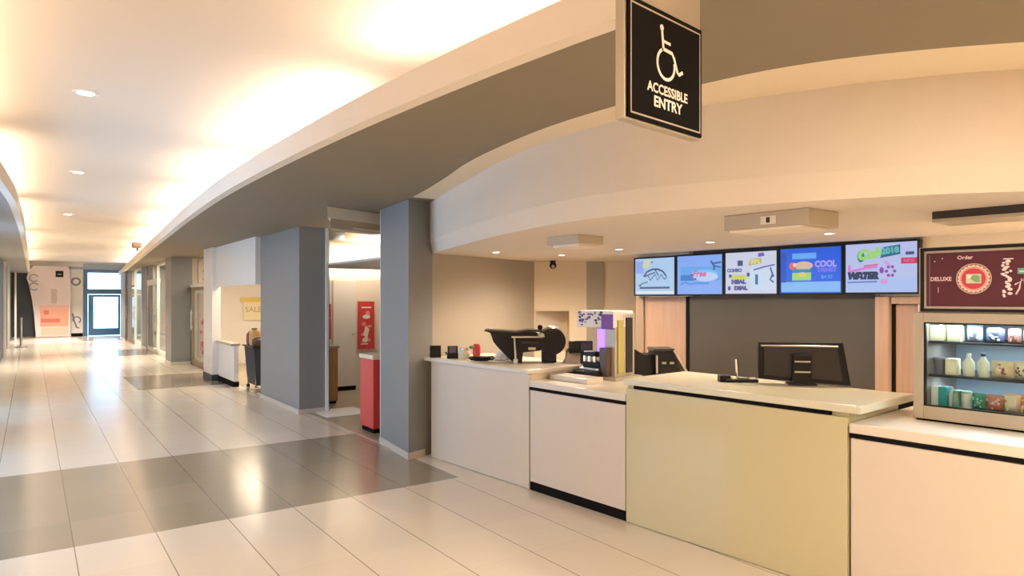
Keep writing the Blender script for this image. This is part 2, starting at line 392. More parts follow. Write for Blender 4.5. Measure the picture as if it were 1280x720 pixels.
# left wall with tall windows along the concourse, closed further on
lw = MB(); lw.box(-1.05, -.9, -4.3, 21, 2.5, 3.2); lw.box(-1.05, -.9, -4.3, 21, 0, .25)
for y0, y1 in [(-4.3, 5.0), (6.8, 7.4), (9.2, 11), (13, 21)]: lw.box(-1.05, -.9, y0, y1, .25, 2.5)
lw.box(-1.05, -.9, 21, 34.2, 2.5, 3.2)
struct('wall_left', lw, M['white'])
for i, (y0, y1) in enumerate([(5.0, 6.8), (7.4, 9.2), (11, 13)]):
    w = struct('window_%d' % (i+1), MB().box(-1.0, -.95, y0, y0+.05, .25, 2.5).box(-1.0, -.95, y1-.05, y1, .25, 2.5).box(-1.0, -.95, y0, y1, .25, .3).box(-1.0, -.95, y0, y1, 2.45, 2.5).box(-1.0, -.95, (y0+y1)/2-.02, (y0+y1)/2+.02, .3, 2.45), M['navy'])
    d = bpy.data.lights.new('window_portal', 'AREA'); d.shape = 'RECTANGLE'; d.size = y1-y0; d.size_y = 2.25; d.cycles.is_portal = True
    o = bpy.data.objects.new('window_portal', d); COL.objects.link(o); o.location = (-1.03, (y0+y1)/2, 1.38); o.rotation_euler = (R(90), 0, R(-90))
struct('wall_left_far', MB().box(-.75, -.62, 21, 34.2, 0, 2.65), M['slate'])
for i, (x, y) in enumerate([(-.60, 23.2), (-.59, 26.5), (-.50, 32.5)]):
    struct('trim_%d' % (10+i), MB().box(x, x+.06, y, y+.12, 0, 2.65), M['white'])

# shop spaces right of the concourse
# kiosk alcove between the two near pillars (y 7.1 - 17)
struct('wall_alcove_near', MB().box(3.47, 7.8, 7.0, 7.08, 0, 2.65), M['shopwhite'])
aw = MB(); aw.box(3.46, 4.6, 11.42, 11.5, 0, 2.65); aw.box(4.6, 8, 11.42, 11.5, 0, 2.65)
struct('wall_alcove_far', aw, M['shopwhite'])
struct('trim_13', MB().box(3.46, 5.2, 11.40, 11.42, 2.02, 2.10), M['white'])
struct('trim_14', MB().box(3.46, 4.5, 9.58, 9.66, 2.48, 2.65), M['strip'])
struct('trim_15', MB().box(3.455, 3.49, 9.40, 9.45, 0, 2.65), M['white'])
struct('trim_16', MB().box(3.27, 3.34, 7.10, 7.17, 0, 2.65), M['white'])
struct('wall_alcove_right', MB().box(5.4, 5.5, 7.08, 11.42, 0, 2.65), M['shopwhite'])
area('alcove_fill_light', (4.55, 8.5, 2.45), (.8, .25), 95, (1, .82, .62), (R(58), 0, R(-8)), 100)  # unseen lamps added to brighten the alcove, this one tilted at its far wall
area('alcove_fill_light', (4.6, 10.9, 2.62), (.9, .3), 12, (1, .82, .62))
# big shop with open front (y 11.5 - 18.5)
struct('wall_shop_back', MB().box(5.6, 5.7, 11.5, 34.2, 0, 2.65), M['shopwhite'])
struct('wall_shop_header', MB().box(3.0, 3.08, 11.41, 14.3, 1.87, 2.65), M['white'])
struct('wall_shop_low', MB().box(3.05, 3.13, 13.05, 14.3, 0.1, .76), M['white'])
struct('baseboard_shop', MB().box(3.04, 3.14, 13.05, 14.3, 0, .1), M['blackm'])
struct('trim_17', MB().box(3.0, 3.16, 13.05, 14.3, .76, .80), M['beigemetal'])
struct('trim_18', MB().box(2.93, 3.09, 14.3, 15.1, 0.12, 2.65), M['white'])
struct('baseboard_post', MB().box(2.92, 3.10, 14.29, 15.11, 0, .12), M['slate'])
struct('trim_19', MB().box(3.22, 3.32, 15.1, 18.2, 1.90, 1.97), M['white'])
area('shop_ceiling_light', (4.0, 14.5, 2.6), (1.2, 4), 130, (1, .82, .6))
area('shop_ceiling_light', (3.9, 21.4, 2.6), (1.0, 3), 150, (1, .80, .58))
area('shop_ceiling_light', (3.9, 27.3, 2.6), (1.0, 4), 150, (1, .80, .58))
for y in (18.4, 24, 29.5): struct('wall_shop_side', MB().box(3.27, 5.6, y+.1, y+.2, 0, 2.65), M['shopwhite'])

# shopfront doors: frame, pane, print
def shopdoor(n_, y0, y1, ztop, frame, x=3.0, trans=True, handle=True):
    root = bpy.data.objects.new('door_%d' % n_, None); COL.objects.link(root); root.location = (x, y0, 0); root['kind'] = 'structure'
    w = y1-y0; f = MB(); t = .07
    f.box(0, .07, 0, t, 0, ztop).box(0, .07, w-t, w, 0, ztop).box(0, .07, 0, w, 0, .13).box(0, .07, 0, w, ztop-t, ztop)
    f.build('door_frame', frame, root)
    MB().box(.03, .04, t, w-t, .13, ztop-t).build('pane', M['glass'], root)
    if handle: MB().box(-.05, -.02, w-.2, w-.17, .85, 1.35, .005).box(-.03, .0, w-.2, w-.17, .9, .93).box(-.03, .0, w-.2, w-.17, 1.27, 1.3).build('door_handle', M['steel'], root)
    return root
shopdoor(3, 16.25, 18.2, 1.9, M['jamb'], x=3.24)
shopdoor(4, 19.1, 22.0, 2.65, M['white']); shopdoor(5, 22.0, 23.95, 2.1, M['white'])
shopdoor(6, 25.35, 27.2, 2.65, M['white']); shopdoor(7, 27.2, 29.45, 2.1, M['jamb'])
struct('trim_20', MB().box(3.0, 3.1, 22.0, 24.0, 2.1, 2.2), M['white'])
struct('wall_shopfront', MB().box(3.02, 3.08, 22.9, 23.95, 0.0, 2.65), M['pillar'])
struct('wall_shopfront', MB().box(3.02, 3.08, 28.2, 29.5, 0.0, 2.65), M['pillar'])

# far end: wall with glazed entrance door
E0 = 34.0
ew = MB(); ew.box(-1.6, 1.83, E0, E0+.2, 0, 3.2); ew.box(1.83, 3.3, E0, E0+.2, 2.86, 3.2); ew.box(3.3, 8.4, E0, E0+.2, 0, 3.2)
struct('wall_far', ew, M['white'])
struct('trim_21', MB().box(-.9, 1.83, E0-.05, E0, 2.86, 2.96).box(1.83, 3.4, E0-.05, E0, 2.86, 3.1), mat('pale_blue_beam', (.32, .40, .50), .5))
struct('trim_22', MB().box(-.62, .3, E0-.06, E0, 0.05, 2.86), M['slate'])
root = bpy.data.objects.new('door_8', None); COL.objects.link(root); root.location = (1.83, E0, 0); root['kind'] = 'structure'
f = MB(); f.box(0, .17, 0, .12, 0, 2.86).box(1.40, 1.47, 0, .12, 0, 2.86).box(.17, 1.40, 0, .12, 2.72, 2.86).box(.17, 1.40, -.02, .12, 1.80, 2.02)
f.build('door_frame', M['navy'], root)
l = MB(); l.box(.19, .38, .03, .09, .02, 1.78).box(1.30, 1.38, .03, .09, .02, 1.78).box(.38, 1.3, .03, .09, .02, .32).box(.38, 1.3, .03, .09, 1.68, 1.78)
lf = l.build('door_leaf', M['navy'], root)
MB().box(.38, 1.30, .055, .065, .32, 1.68).build('pane', M['glass'], lf)
MB().tube([(.42, -.03, .8), (.42, -.03, 1.4)], .015).box(.41, .43, -.03, .04, .84, .86).box(.41, .43, -.03, .04, 1.34, 1.36).build('door_handle', M['steel'], lf)
MB().box(.17, 1.40, .055, .065, 2.02, 2.72).build('transom_pane', M['glass'], root)
d = bpy.data.lights.new('door_portal', 'AREA'); d.shape = 'RECTANGLE'; d.size = 1.3; d.size_y = 2.7; d.cycles.is_portal = True
o = bpy.data.objects.new('door_portal', d); COL.objects.link(o); o.location = (2.57, E0+.15, 1.45); o.rotation_euler = (R(90), 0, R(180))
struct('ground_outside', MB().box(-30, 40, 34.4, 90, -.25, -.02), mat('pale_paving', (.85, .85, .85), .8))

# ------------------------------------------------------------------ counters
def counter(name, label, s0, s1, depth, top, th, panel, slab, proud=.0, kick=None, slot=None, seam=True, left_over=0, right_over=0, front_over=.03, setback=0):
    r = thing(name, label, 'counter', K(s0, setback), KROT)
    w = s1-s0; k = kick or 0
    MB().box(.004, w-.004, .02-proud, depth-.02, 0.0, top-th-.002).build('carcass', panel, r)
    MB().box(.006, w-.006, -proud, .019-proud, k+.001 if kick else .004, top-th-(.028 if slot else .004), .003).build('front_panel', panel, r)
    MB().box(-left_over, w+right_over, -front_over-proud, depth, top-th, top, .006).build('worktop', slab, r)
    if kick: MB().box(.004, w-.004, .004-proud, .0195-proud, 0.0, kick).build('kick_strip', M['blackm'], r)
    if slot:
        a0, a1 = slot; MB().box(a0, a1, -.004-proud, .0195-proud, top-th-.026, top-th-.003).build('reveal_strip', M['blackm'], r)
    return r
counter('service_counter', 'beige counter unit with tall plain front, furthest left beside the grey pillar', 0, 1.542, .82, 1.03, .035, M['counter'], M['slab'], left_over=.085, right_over=.012, front_over=.035)
counter('service_counter', 'lower white-topped counter unit with black kick strip, between beige and olive units', 1.546, 2.617, 1.34, .935, .05, M['counterR'], M['slab'], kick=.075, slot=(.0, 1.07), front_over=.008)
counter('service_counter', 'raised olive-green fronted till counter with pale overhanging top', 2.621, 4.218, .72, 1.058, .045, M['green'], M['slabedge'], proud=.01, slot=(.08, 1.50), right_over=.075, front_over=.02)
counter('service_counter', 'white counter unit at the right carrying the glass-front fridge', 4.222, 5.9, 1.05, .957, .055, M['counterR'], M['slab'], kick=.075, slot=(.0, 1.67), front_over=.008)

# ------------------------------------------------------------------ hanging accessibility sign
sg = thing('accessible_sign', 'black hanging sign with white wheelchair symbol beside the soffit', 'sign', (1.365, 1.355, 2.158), R(7.6))
MB().box(0, .40, .004, .036, 0, .60, .003).build('sign_case', M['beigemetal'], sg)
pn = MB().box(.008, .396, -.004, .004, .006, .352, .002).build('sign_panel', M['blackm'], sg)
fr = MB()
for q in [(.018, .386, .018, .023), (.018, .386, .333, .338), (.018, .023, .018, .338), (.381, .386, .018, .338)]: fr.rect(*q, -.0046)
fr.build('border_line', flat((.45, .40, .34)), pn, normals=False)
ic = MB(); wm = flat((.86, .82, .76)); y = -.0048; cx, cz = .195, .0
def stroke(mb, pts, w, y):
    P = [Vector(p) for p in pts]; A = []; Bq = []
    for i, p in enumerate(P):
        d = (P[min(i+1, len(P)-1)]-P[max(i-1, 0)]).normalized(); nn = Vector((-d.y, d.x))*w/2
        A.append((p.x+nn.x, y, p.y+nn.y)); Bq.append((p.x-nn.x, y, p.y-nn.y))
    mb.sheet(A, Bq)
ic.disc(.172, .300, y, .0095)
stroke(ic, [(.173, .292), (.180, .240)], .011, y)
stroke(ic, [(.176, .262), (.218, .260)], .009, y-.0002)
stroke(ic, [(.178, .238), (.225, .235), (.236, .222), (.254, .184), (.263, .178), (.284, .190)], .011, y-.0004)
ic.ring(.193, .194, y-.0006, .050, .010, R(118), R(375))
ic.build('wheelchair_symbol', wm, pn, normals=False)
MB().text('ACCESSIBLE', .205, .112, -.0048, .040, 1.0, bold=.0012).text('ENTRY', .205, .072, -.0048, .044, 1.1, bold=.0014).build('lettering', wm, pn, normals=False)
for x_ in (.06, .30): MB().cyl((x_, .02, .60), .006, .395).build('hanging_rod', M['steel'], sg)

# ------------------------------------------------------------------ ceiling downlights
disc_m = mat('downlight_lens', (.9, .9, .9), .4, emit=(1, .86, .68), es=9)
def downlight(x, y, z, label, group, r=.055, power=55, angle=120, rot=(0, 0, 0), vis=True):
    t = thing('downlight', label, 'ceiling light', (x, y, z), 0, group)
    MB().lathe((0, 0, 0), [(r*.8, -.004), (r*1.2, -.006), (r*1.25, 0), (r*.8, 0)], 24).build('trim_ring', M['white'], t, smooth=True)
    MB().cyl((0, 0, -.005), r*.8, .004).build('lens', disc_m, t)
    l = spot('spot_beam', (x, y, z-.03), power, WARM, angle, .9, rot, .05)
    return t
for x, y, lab in [(.33, 5.82, 'round recessed ceiling light, nearest and largest of the row along the concourse'), (.46, 9.55, 'round recessed ceiling light, middle of the three along the concourse'), (.55, 14.5, 'round recessed ceiling light, furthest of the three along the concourse')]:
    downlight(x, y, 3.15, lab, 'recessed lights along the concourse ceiling', .07, 90)
for x, y in [(.35, 2.0), (.35, -1.5)]: downlight(x, y, 3.15, 'round recessed concourse ceiling light above the viewpoint', 'recessed lights along the concourse ceiling', .07, 150)
for x, y in [(.7, 20), (.9, 26), (1.2, 31), (.6, 31)]: spot('spot_beam', (x, y, 3.1), 480, (1, .87, .74), 120, .9)  # bare spots without fixtures, added to brighten the far end
p = K(.459, .496)
downlight(p.x, p.y, 2.12, 'small recessed light in the low ceiling above the counter end', None, .04, 16, 130)
for s_, t_, lab in [(.55, 1.35, 'tiny added kitchen fill light nearest the security camera'), (1.55, 1.15, 'tiny added kitchen fill light in front of the leftmost menu screens'), (2.6, 1.1, 'tiny added kitchen fill light in front of the middle menu screen'), (3.6, 1.1, 'tiny added kitchen fill light in front of the rightmost menu screen')]:
    p = K(s_, t_); downlight(p.x, p.y, 2.12, lab, 'added fill lights in the kitchen ceiling', .035, 120 if s_ < 1 else 44, 168)  # small lights added as fill for the kitchen
# added unseen fill lights: kitchen right of frame, soffit near the viewpoint
for s_, t_ in [(5.9, .9), (5.9, 1.6), (6.6, 1.2)]:
    p = K(s_, t_); area('kitchen_fill_light', (p.x, p.y, 2.11), (.3, .3), 30, WARM)
for x, y in [(2.35, .2), (2.0, -1.2), (3.2, -1.6)]:
    area('soffit_fill_light', (x, y, 2.64), (.25, .25), 34, WARM)

# ------------------------------------------------------------------ menu screens
Sg = 'menu screens in a row under the kitchen ceiling'
def screen(s0, s1, z0, z1, label, bgcol, draw, t=1.925):
    w = s1-s0; h = z1-z0
    r = thing('menu_screen', label, 'screen', K(s0, t, z0), KROT, Sg)
    MB().box(0, w, .006, .07, 0, h, .004).build('screen_case', M['black'], r)
    bz = MB(); b_ = .016
    bz.box(0, w, 0, .006, 0, b_).box(0, w, 0, .006, h-b_, h).box(0, b_, 0, .006, b_, h-b_).box(w-b_, w, 0, .006, b_, h-b_)
    bz.build('bezel', M['black'], r)
    p = MB(); p.use(flat(bgcol, 1.0)).rect(b_, w-b_, b_, h-b_, .0045)
    draw(p, w, h); p.build('picture', None, r, normals=False)
    return r
class Pic:
    """drawing on a screen in fractions of its width and height"""
    def __init__(s, p, w, h, e=1.0): s.p, s.w, s.h, s.e, s.y = p, w, h, e, .0042
    def c(s, col): s.y -= .0001; s.p.use(flat(col, s.e)); return s
    def rect(s, a, b, c, d): s.p.rect(a*s.w, b*s.w, c*s.h, d*s.h, s.y); return s
    def poly(s, pts): s.p.poly([(a*s.w, b*s.h) for a, b in pts], s.y); return s
    def disc(s, a, b, rx, rz): s.p.disc(a*s.w, b*s.h, s.y, rx*s.w, rz*s.h, 16); return s
    def text(s, t, a, b, size, ax=1, shear=0, rot=0, bold=.0): s.p.text(t, a*s.w, b*s.h, s.y, size*s.h, ax, shear, bold*s.h, rot); return s
    def line(s, pts, wd):
        stroke(s.p, [(a*s.w, b*s.h) for a, b in pts], wd*s.h, s.y); return s
def d1(p, w, h):
    q = Pic(p, w, h)
    q.c((.42, .55, .95)).rect(.04, .24, .58, .90)
    q.c((.75, .80, .60)).poly([(.24, .92), (.20, .74), (.34, .70), (.44, .92)])
    q.c((.55, .75, .95)).rect(.06, .96, .12, .30)
    q.c((.88, .93, .98)).rect(.06, .96, .06, .12)
    q.c((.10, .16, .32)).line([(.24, .50), (.32, .62), (.45, .68), (.58, .68), (.70, .62), (.78, .50)], .045)
    q.line([(.26, .50), (.40, .56), (.52, .60)], .03).line([(.35, .52), (.40, .40), (.52, .55), (.58, .40), (.66, .54), (.74, .42), (.80, .48)], .03).line([(.52, .66), (.60, .52)], .03).line([(.12, .26), (.20, .32), (.34, .36)], .025)
    q.disc(.15, .27, .03, .02).disc(.44, .86, .02, .02)
    q.c((.12, .18, .40)).rect(.14, .86, .185, .235)
def d2(p, w, h):
    q = Pic(p, w, h)
    q.c((.20, .50, .92)).rect(.10, .96, .36, .70).c((.08, .30, .70)).rect(.10, .40, .36, .50)
    q.c((.30, .62, .98)).disc(.60, .52, .28, .10).c((.62, .74, 1.0)).disc(.63, .45, .26, .11)
    q.c((.14, .42, .80)).line([(.10, .28), (.2, .32), (.3, .28), (.45, .30), (.7, .29)], .05)
    q.c((.80, .20, .45)).text('Free', .50, .52, .20, 1.0, .3, bold=.008).c((.35, .10, .45)).disc(.34, .50, .03, .03).disc(.42, .40, .03, .025)
    q.c((.05, .18, .38)).line([(.74, .82), (.82, .68), (.80, .60)], .05).line([(.80, .76), (.95, .78)], .04).line([(.82, .70), (.94, .66)], .03)
def d3(p, w, h):
    q = Pic(p, w, h)
    q.c((.72, .82, .95)).poly([(.50, .60), (.96, .70), (.96, .12), (.50, .12)])
    q.c((.60, .52, .18)).poly([(.46, .66), (.70, .70), (.70, .82), (.50, .80)]).c((.85, .80, .30)).text('50%', .59, .74, .12, 1.1, bold=.01)
    q.c((.28, .18, .62)).poly([(.64, .84), (.76, .86), (.74, .94), (.64, .92)]).line([(.56, .56), (.75, .62), (.94, .66)], .035)
    q.c((.10, .12, .28)).rect(.26, .36, .66, .78).c((.18, .2, .5)).text('COMBO', .20, .56, .10, 1.0, bold=.008)
    q.c((.72, .76, .15)).rect(.14, .42, .36, .46).c((.14, .12, .35)).text('MEAL', .28, .30, .12, 1.2, bold=.012).text('DEAL', .32, .16, .11, 1.2, bold=.012)
    q.disc(.10, .16, .03, .05).disc(.46, .46, .03, .05).disc(.12, .44, .03, .04)
    q.c((.05, .22, .45)).rect(.59, .64, .24, .46)
    q.c((.15, .18, .38)).line([(.86, .60), (.90, .46), (.86, .34), (.92, .28)], .04).disc(.90, .42, .03, .03)
def d4(p, w, h):
    q = Pic(p, w, h)
    q.c((.32, .60, .98)).rect(.04, .96, .06, .27).c((.01, .12, .62)).rect(.04, .12, .26, .88)
    q.c((.20, .52, 1.0)).rect(.22, .60, .74, .86)
    q.c((.80, .58, .45)).disc(.40, .60, .15, .09).c((.85, .20, .15)).disc(.23, .60, .06, .08).c((.95, .75, .55)).disc(.26, .62, .03, .04)
    q.c((.05, .35, .42)).rect(.22, .52, .48, .53).c((.48, .78, .18)).rect(.22, .52, .30, .46).c((.80, .72, .20)).disc(.38, .42, .07, .05)
    q.c((.50, .45, 1.0)).text('COOL', .74, .62, .17, .9, bold=.01).c((.30, .25, .95)).text('DRINKS', .76, .50, .11, .95, bold=.006).c((.20, .60, 1.0)).text('$4.50', .76, .36, .10, 1.0)
def d5(p, w, h):
    q = Pic(p, w, h)
    q.c((.52, .66, .98)).rect(.04, .96, .06, .30)
    q.c((.05, .38, .22)).disc(.24, .72, .05, .11).c((.45, .80, .25)).text('Cola', .36, .76, .24, 1.0, .3, R(-6), .02)
    q.c((.02, .22, .32)).poly([(.50, .68), (.76, .74), (.76, .92), (.54, .88)]).c((.2, .6, .65)).text('2018', .63, .81, .15, 1.0, 0, R(-5), .01)
    q.c((.10, .15, .30)).text('...', .88, .80, .2, 1.0, bold=.02)
    q.c((.72, .05, .20)).rect(.77, .97, .56, .67).c((.9, .35, .45)).text('NEW', .87, .615, .08)
    q.c((.80, .30, .75)).rect(.06, .10, .35, .56).line([(.10, .44), (.30, .50), (.46, .52)], .05).c((.75, .25, .40)).line([(.28, .54), (.47, .56)], .03)
    q.c((.04, .06, .14)).text('WATER', .26, .35, .16, 1.0, .2, bold=.02).c((.25, .30, .65)).line([(.06, .23), (.46, .24)], .03)
    q.c((.42, .10, .50)).disc(.52, .45, .03, .06)
    for k in range(6): q.disc(.635+.052*math.cos(k*PI/3), .43+.09*math.sin(k*PI/3), .022, .03)
    q.c((.85, .40, .80)).disc(.55, .24, .05, .05).line([(.56, .62), (.62, .54)], .05)
screen(1.09, 1.640, 1.667, 2.085, 'leftmost menu screen, pale with a dark blue line drawing', (.55, .74, .98), d1)
screen(1.644, 2.20, 1.669, 2.088, 'second menu screen from left, mid blue with a pink word', (.34, .52, .98), d2)
screen(2.205, 2.76, 1.671, 2.094, 'middle menu screen, whitish with purple and yellow offers', (.74, .76, .88), d3)
screen(2.765, 3.335, 1.674, 2.100, 'deep blue menu screen with orange and green drinks, second from right', (.02, .17, .85), d4)
screen(3.34, 3.915, 1.677, 2.106, 'rightmost menu screen, pale lilac with green lettering and red tag', (.60, .66, .95), d5)

# ------------------------------------------------------------------ display fridge and menu sign above it
FS, FT = 4.409, .40
fg = thing('display_fridge', 'silver glass-fronted display fridge on the white counter at right', 'fridge', K(FS, FT, .957), KROT)
FW, FD, FH = 1.10, .55, .610
c = MB(); c.box(0, .05, .012, FD, 0, FH).box(FW-.05, FW, .012, FD, 0, FH).box(.05, FW-.05, .012, FD, 0, .055).box(.05, FW-.05, .012, FD, FH-.05, FH)
c.build('cabinet', M['beigemetal'], fg)
MB().box(.05, FW-.05, FD-.02, FD, .055, FH-.05).build('back_liner', M['bluewhite'], fg)
df = MB(); df.box(0, .052, -.02, .01, .012, FH-.002, .004).box(FW-.052, FW, -.02, .01, .012, FH-.002, .004).box(.052, FW-.052, -.02, .01, .012, .085, .004).box(.052, FW-.052, -.02, .01, FH-.056, FH-.002, .004)
dr = df.build('door', M['beigemetal'], fg)
gk = MB(); gk.box(.052, .062, -.012, .008, .085, FH-.056).box(FW-.062, FW-.052, -.012, .008, .085, FH-.056).box(.062, FW-.062, -.012, .008, .085, .092).box(.062, FW-.062, -.012, .008, FH-.063, FH-.056)
gk.build('gasket', M['black'], dr)
MB().box(.062, FW-.062, -.004, .0, .092, FH-.063).build('pane', M['glass'], dr)
MB().box(0.01, FW-.01, .0, FD-.01, .0005, .012).build('base_gap', M['blackm'], fg)
SH = [.447, .258, .078]   # shelf tops above the base
for i, z in enumerate(SH):
    MB().box(.055, FW-.055, .05, FD-.03, z-.012, z-.001).build('shelf', M['dark'] if i < 2 else M['steel'], fg)
MB().box(.06, FW-.06, .03, .05, FH-.062, FH-.052).build('lamp_strip', mat('fridge_led', (.9, .9, .9), .4, emit=(.75, .88, 1), es=14), fg)
for dx in (.3, .8):
    p = K(FS+dx, FT+.09, .957+FH-.075); area('fridge_lamp', p, (.4, .03), 3.2, (.80, .90, 1), (R(-25), 0, KROT))
for z in (.44, .25):
    p = K(FS+.5, FT+.2, .957+z-.016); area('fridge_shelf_lamp', p, (.8, .03), 2.4, (.80, .90, 1), (0, 0, KROT))
def grow(k): return ('top', 'middle', 'bottom')[k]
def pack(kind, row, s, w, h, col, col2, label, shape):
    t_ = .115; zz = .957+SH[row]
    r = thing(kind, label, kind.split('_')[-1], K(s, FT+t_, zz), KROT, 'packs on the %s fridge shelf' % grow(row))
    m1, m2 = flat(col), flat(col2)
    if shape == 'carton':
        MB().box(-w/2, w/2, -.035, .035, 0, h, .004).build('body', m1, r)
        MB().box(-w*.32, w*.32, -.0362, -.0352, h*.2, h*.8).build('print', m2, r)
    elif shape == 'cup':
        MB().lathe((0, 0, 0), [(0, 0), (w*.38, 0), (w*.47, h*.9), (0, h*.9)], 20).build('body', m1, r, smooth=True)
        MB().lathe((0, 0, h*.88), [(0, 0), (w*.5, 0), (w*.5, h*.05), (w*.42, h*.12), (0, h*.12)], 20).build('lid', m2, r, smooth=True)
    elif shape == 'bottle':
        MB().lathe((0, 0, 0), [(0, 0), (w*.42, 0), (w*.45, h*.05), (w*.45, h*.6), (w*.2, h*.8), (w*.16, h*.88), (0, h*.88)], 20).build('body', m1, r, smooth=True)
        MB().cyl((0, 0, h*.87), w*.2, h*.13).build('cap', m2, r, smooth=True)
    elif shape == 'bag':
        b_ = MB(); P = []
        for i in range(9):
            u = i/8; z = h*u; th = .03*math.sin(PI*min(1, max(0, u)))**.6+.002
            P.append([(-w/2, 0, z), (-w*.25, -th, z), (0, -th*1.15, z), (w*.25, -th, z), (w/2, 0, z), (w*.25, th, z), (0, th, z), (-w*.25, th, z), (-w/2, 0, z)])
        for A_, B_ in zip(P, P[1:]): b_.sheet(A_, B_)
        b_.build('body', m1, r, smooth=True)
        pr = MB().use(m2); rr = random.Random(int(s*1000))
        for k in range(9): pr.disc(rr.uniform(-.3, .3)*w, h*rr.uniform(.2, .8), -.0365-.0002*k, w*rr.uniform(.05, .1), h*rr.uniform(.04, .09), 10)
        pr.build('print', None, r, normals=False)
    return r
cr = (.80, .74, .50); wh = (.82, .82, .76)
pack('milk_carton', 0, 4.494, .068, .09, cr, (.86, .80, .56), 'cream carton at the left end of the top fridge shelf', 'carton')
pack('milk_carton', 0, 4.582, .070, .09, cr, (.84, .78, .52), 'cream carton second from left on the top fridge shelf', 'carton')
pack('snack_bag', 0, 4.672, .075, .095, (.30, .33, .42), (.75, .78, .85), 'grey and white patterned bag on the top fridge shelf', 'bag')
pack('snack_bag', 0, 4.768, .085, .09, (.06, .07, .12), (.75, .80, .92), 'black bag with white spots on the top fridge shelf', 'bag')
pack('snack_bag', 0, 4.853, .06, .085, (.40, .16, .13), (.7, .45, .40), 'reddish brown bag on the top fridge shelf', 'bag')
pack('snack_bag', 0, 4.915, .05, .08, (.12, .22, .14), (.4, .6, .4), 'dark green bag at the frame edge on the top fridge shelf', 'bag')
pack('yogurt_cup', 1, 4.500, .072, .095, (.16, .15, .20), (.25, .24, .32), 'dark grey cup at the left end of the middle fridge shelf', 'cup')
pack('milk_carton', 1, 4.566, .058, .092, cr, (.86, .80, .58), 'small cream carton beside the dark cup on the middle shelf', 'carton')
pack('drink_bottle', 1, 4.643, .062, .125, (.80, .76, .58), (.88, .90, .92), 'cream bottle with white cap on the middle fridge shelf', 'bottle')
pack('drink_bottle', 1, 4.712, .062, .130, (.74, .74, .56), (.05, .07, .14), 'cream bottle with dark cap on the middle fridge shelf', 'bottle')
pack('snack_bag', 1, 4.800, .10, .095, (.80, .62, .38), (.30, .08, .06), 'wide floral tan bag on the middle fridge shelf', 'bag')
pack('snack_bag', 1, 4.885, .075, .10, (.76, .66, .46), (.20, .10, .08), 'tan bag at the frame edge on the middle fridge shelf', 'bag')
pack('milk_carton', 2, 4.484, .036, .11, wh, (.88, .88, .84), 'narrow white carton at the left end of the bottom shelf', 'carton')
pack('milk_carton', 2, 4.524, .042, .11, (.03, .30, .30), (.02, .36, .36), 'teal carton on the bottom fridge shelf', 'carton')
pack('drink_bottle', 2, 4.562, .040, .11, wh, (.6, .65, .5), 'white bottle beside the teal carton', 'bottle')
pack('milk_carton', 2, 4.589, .028, .095, (.18, .32, .20), (.30, .42, .28), 'slim green carton on the bottom fridge shelf', 'carton')
pack('yogurt_cup', 2, 4.632, .058, .095, (.82, .74, .62), (.30, .50, .30), 'cream cup with green lid on the bottom fridge shelf', 'cup')
pack('snack_bag', 2, 4.692, .065, .09, (.05, .28, .16), (.35, .55, .40), 'green bag on the bottom fridge shelf', 'bag')
pack('snack_bag', 2, 4.765, .09, .088, (.50, .20, .12), (.75, .45, .35), 'red brown bag with pale pattern on the bottom shelf', 'bag')
pack('snack_bag', 2, 4.845, .075, .105, (.80, .60, .40), (.55, .62, .35), 'peach coloured bag on the bottom fridge shelf', 'bag')
pack('snack_bag', 2, 4.91, .065, .10, (.75, .25, .12), (.85, .55, .20), 'orange red bag at the frame edge on the bottom shelf', 'bag')

ms = thing('menu_sign', 'maroon sign with round red and cream emblem on top of fridge', 'sign', K(FS+.02, FT-.005, .957+FH), KROT)
SW, SHh = 1.08, .365
MB().box(0, SW, .015, .16, 0, SHh).build('sign_case', M['beigemetal'], ms)
b2 = MB(); b2.box(.012, SW-.012, .0, .015, .006, .022).box(.012, SW-.012, .0, .015, SHh-.022, SHh-.004).box(.012, .03, 0, .015, .022, SHh-.022).box(SW-.03, SW-.012, 0, .015, .022, SHh-.022)
b2.build('frame', M['black'], ms)
b3 = MB(); b3.box(.03, SW-.03, .004, .012, .022, .034).box(.03, SW-.03, .004, .012, SHh-.034, SHh-.022).box(.03, .040, .004, .012, .034, SHh-.034).box(SW-.04, SW-.03, .004, .012, .034, SHh-.034)
b3.build('inner_frame', M['steel'], ms)
MB().box(.04, SW-.04, .008, .0145, .034, SHh-.034).build('sign_panel', M['maroon'], ms)
g = MB(); pk = flat((.80, .60, .62)); crm = flat((.72, .62, .50)); rd = flat((.55, .05, .08)); gn = flat((.22, .42, .20)); y = .0076
g.use(flat((.30, .20, .20))).rect(.055, .058, .04, .32, y)
cx, cz = .268, .185
g.use(crm).disc(cx, cz, y, .082, .082, 40).use(flat((.35, .10, .10))).ring(cx, cz, y-.0004, .079, .004).use(rd).disc(cx, cz, y-.0006, .062, .062, 36)
g.use(flat((.85, .40, .38))).ring(cx, cz, y-.0008, .060, .004)
g.use(flat((.62, .66, .50))).rect(cx-.035, cx+.035, cz-.025, cz+.025, y-.001).use(gn).disc(cx+.008, cz+.004, y-.0012, .022, .016).disc(cx+.016, cz-.012, y-.0013, .016, .008).use(wm).disc(cx-.02, cz+.012, y-.0014, .010, .008)
for k in range(22):
    a_ = 2*PI*k/22; g.use(flat((.35, .12, .10))).disc(cx+.073*math.cos(a_), cz+.073*math.sin(a_), y-.001, .004, .005, 8)
g.use(pk).text('DELUXE', .112, .185, y, .030, .95, bold=.0008).text('Order', .228, .300, y, .028, 1, bold=.0008)
g.disc(.062+.02, .285, y, .003, .004).disc(.12, .300, y, .003, .004).rect(.098, .101, .11, .14, y)
rr = random.Random(4)
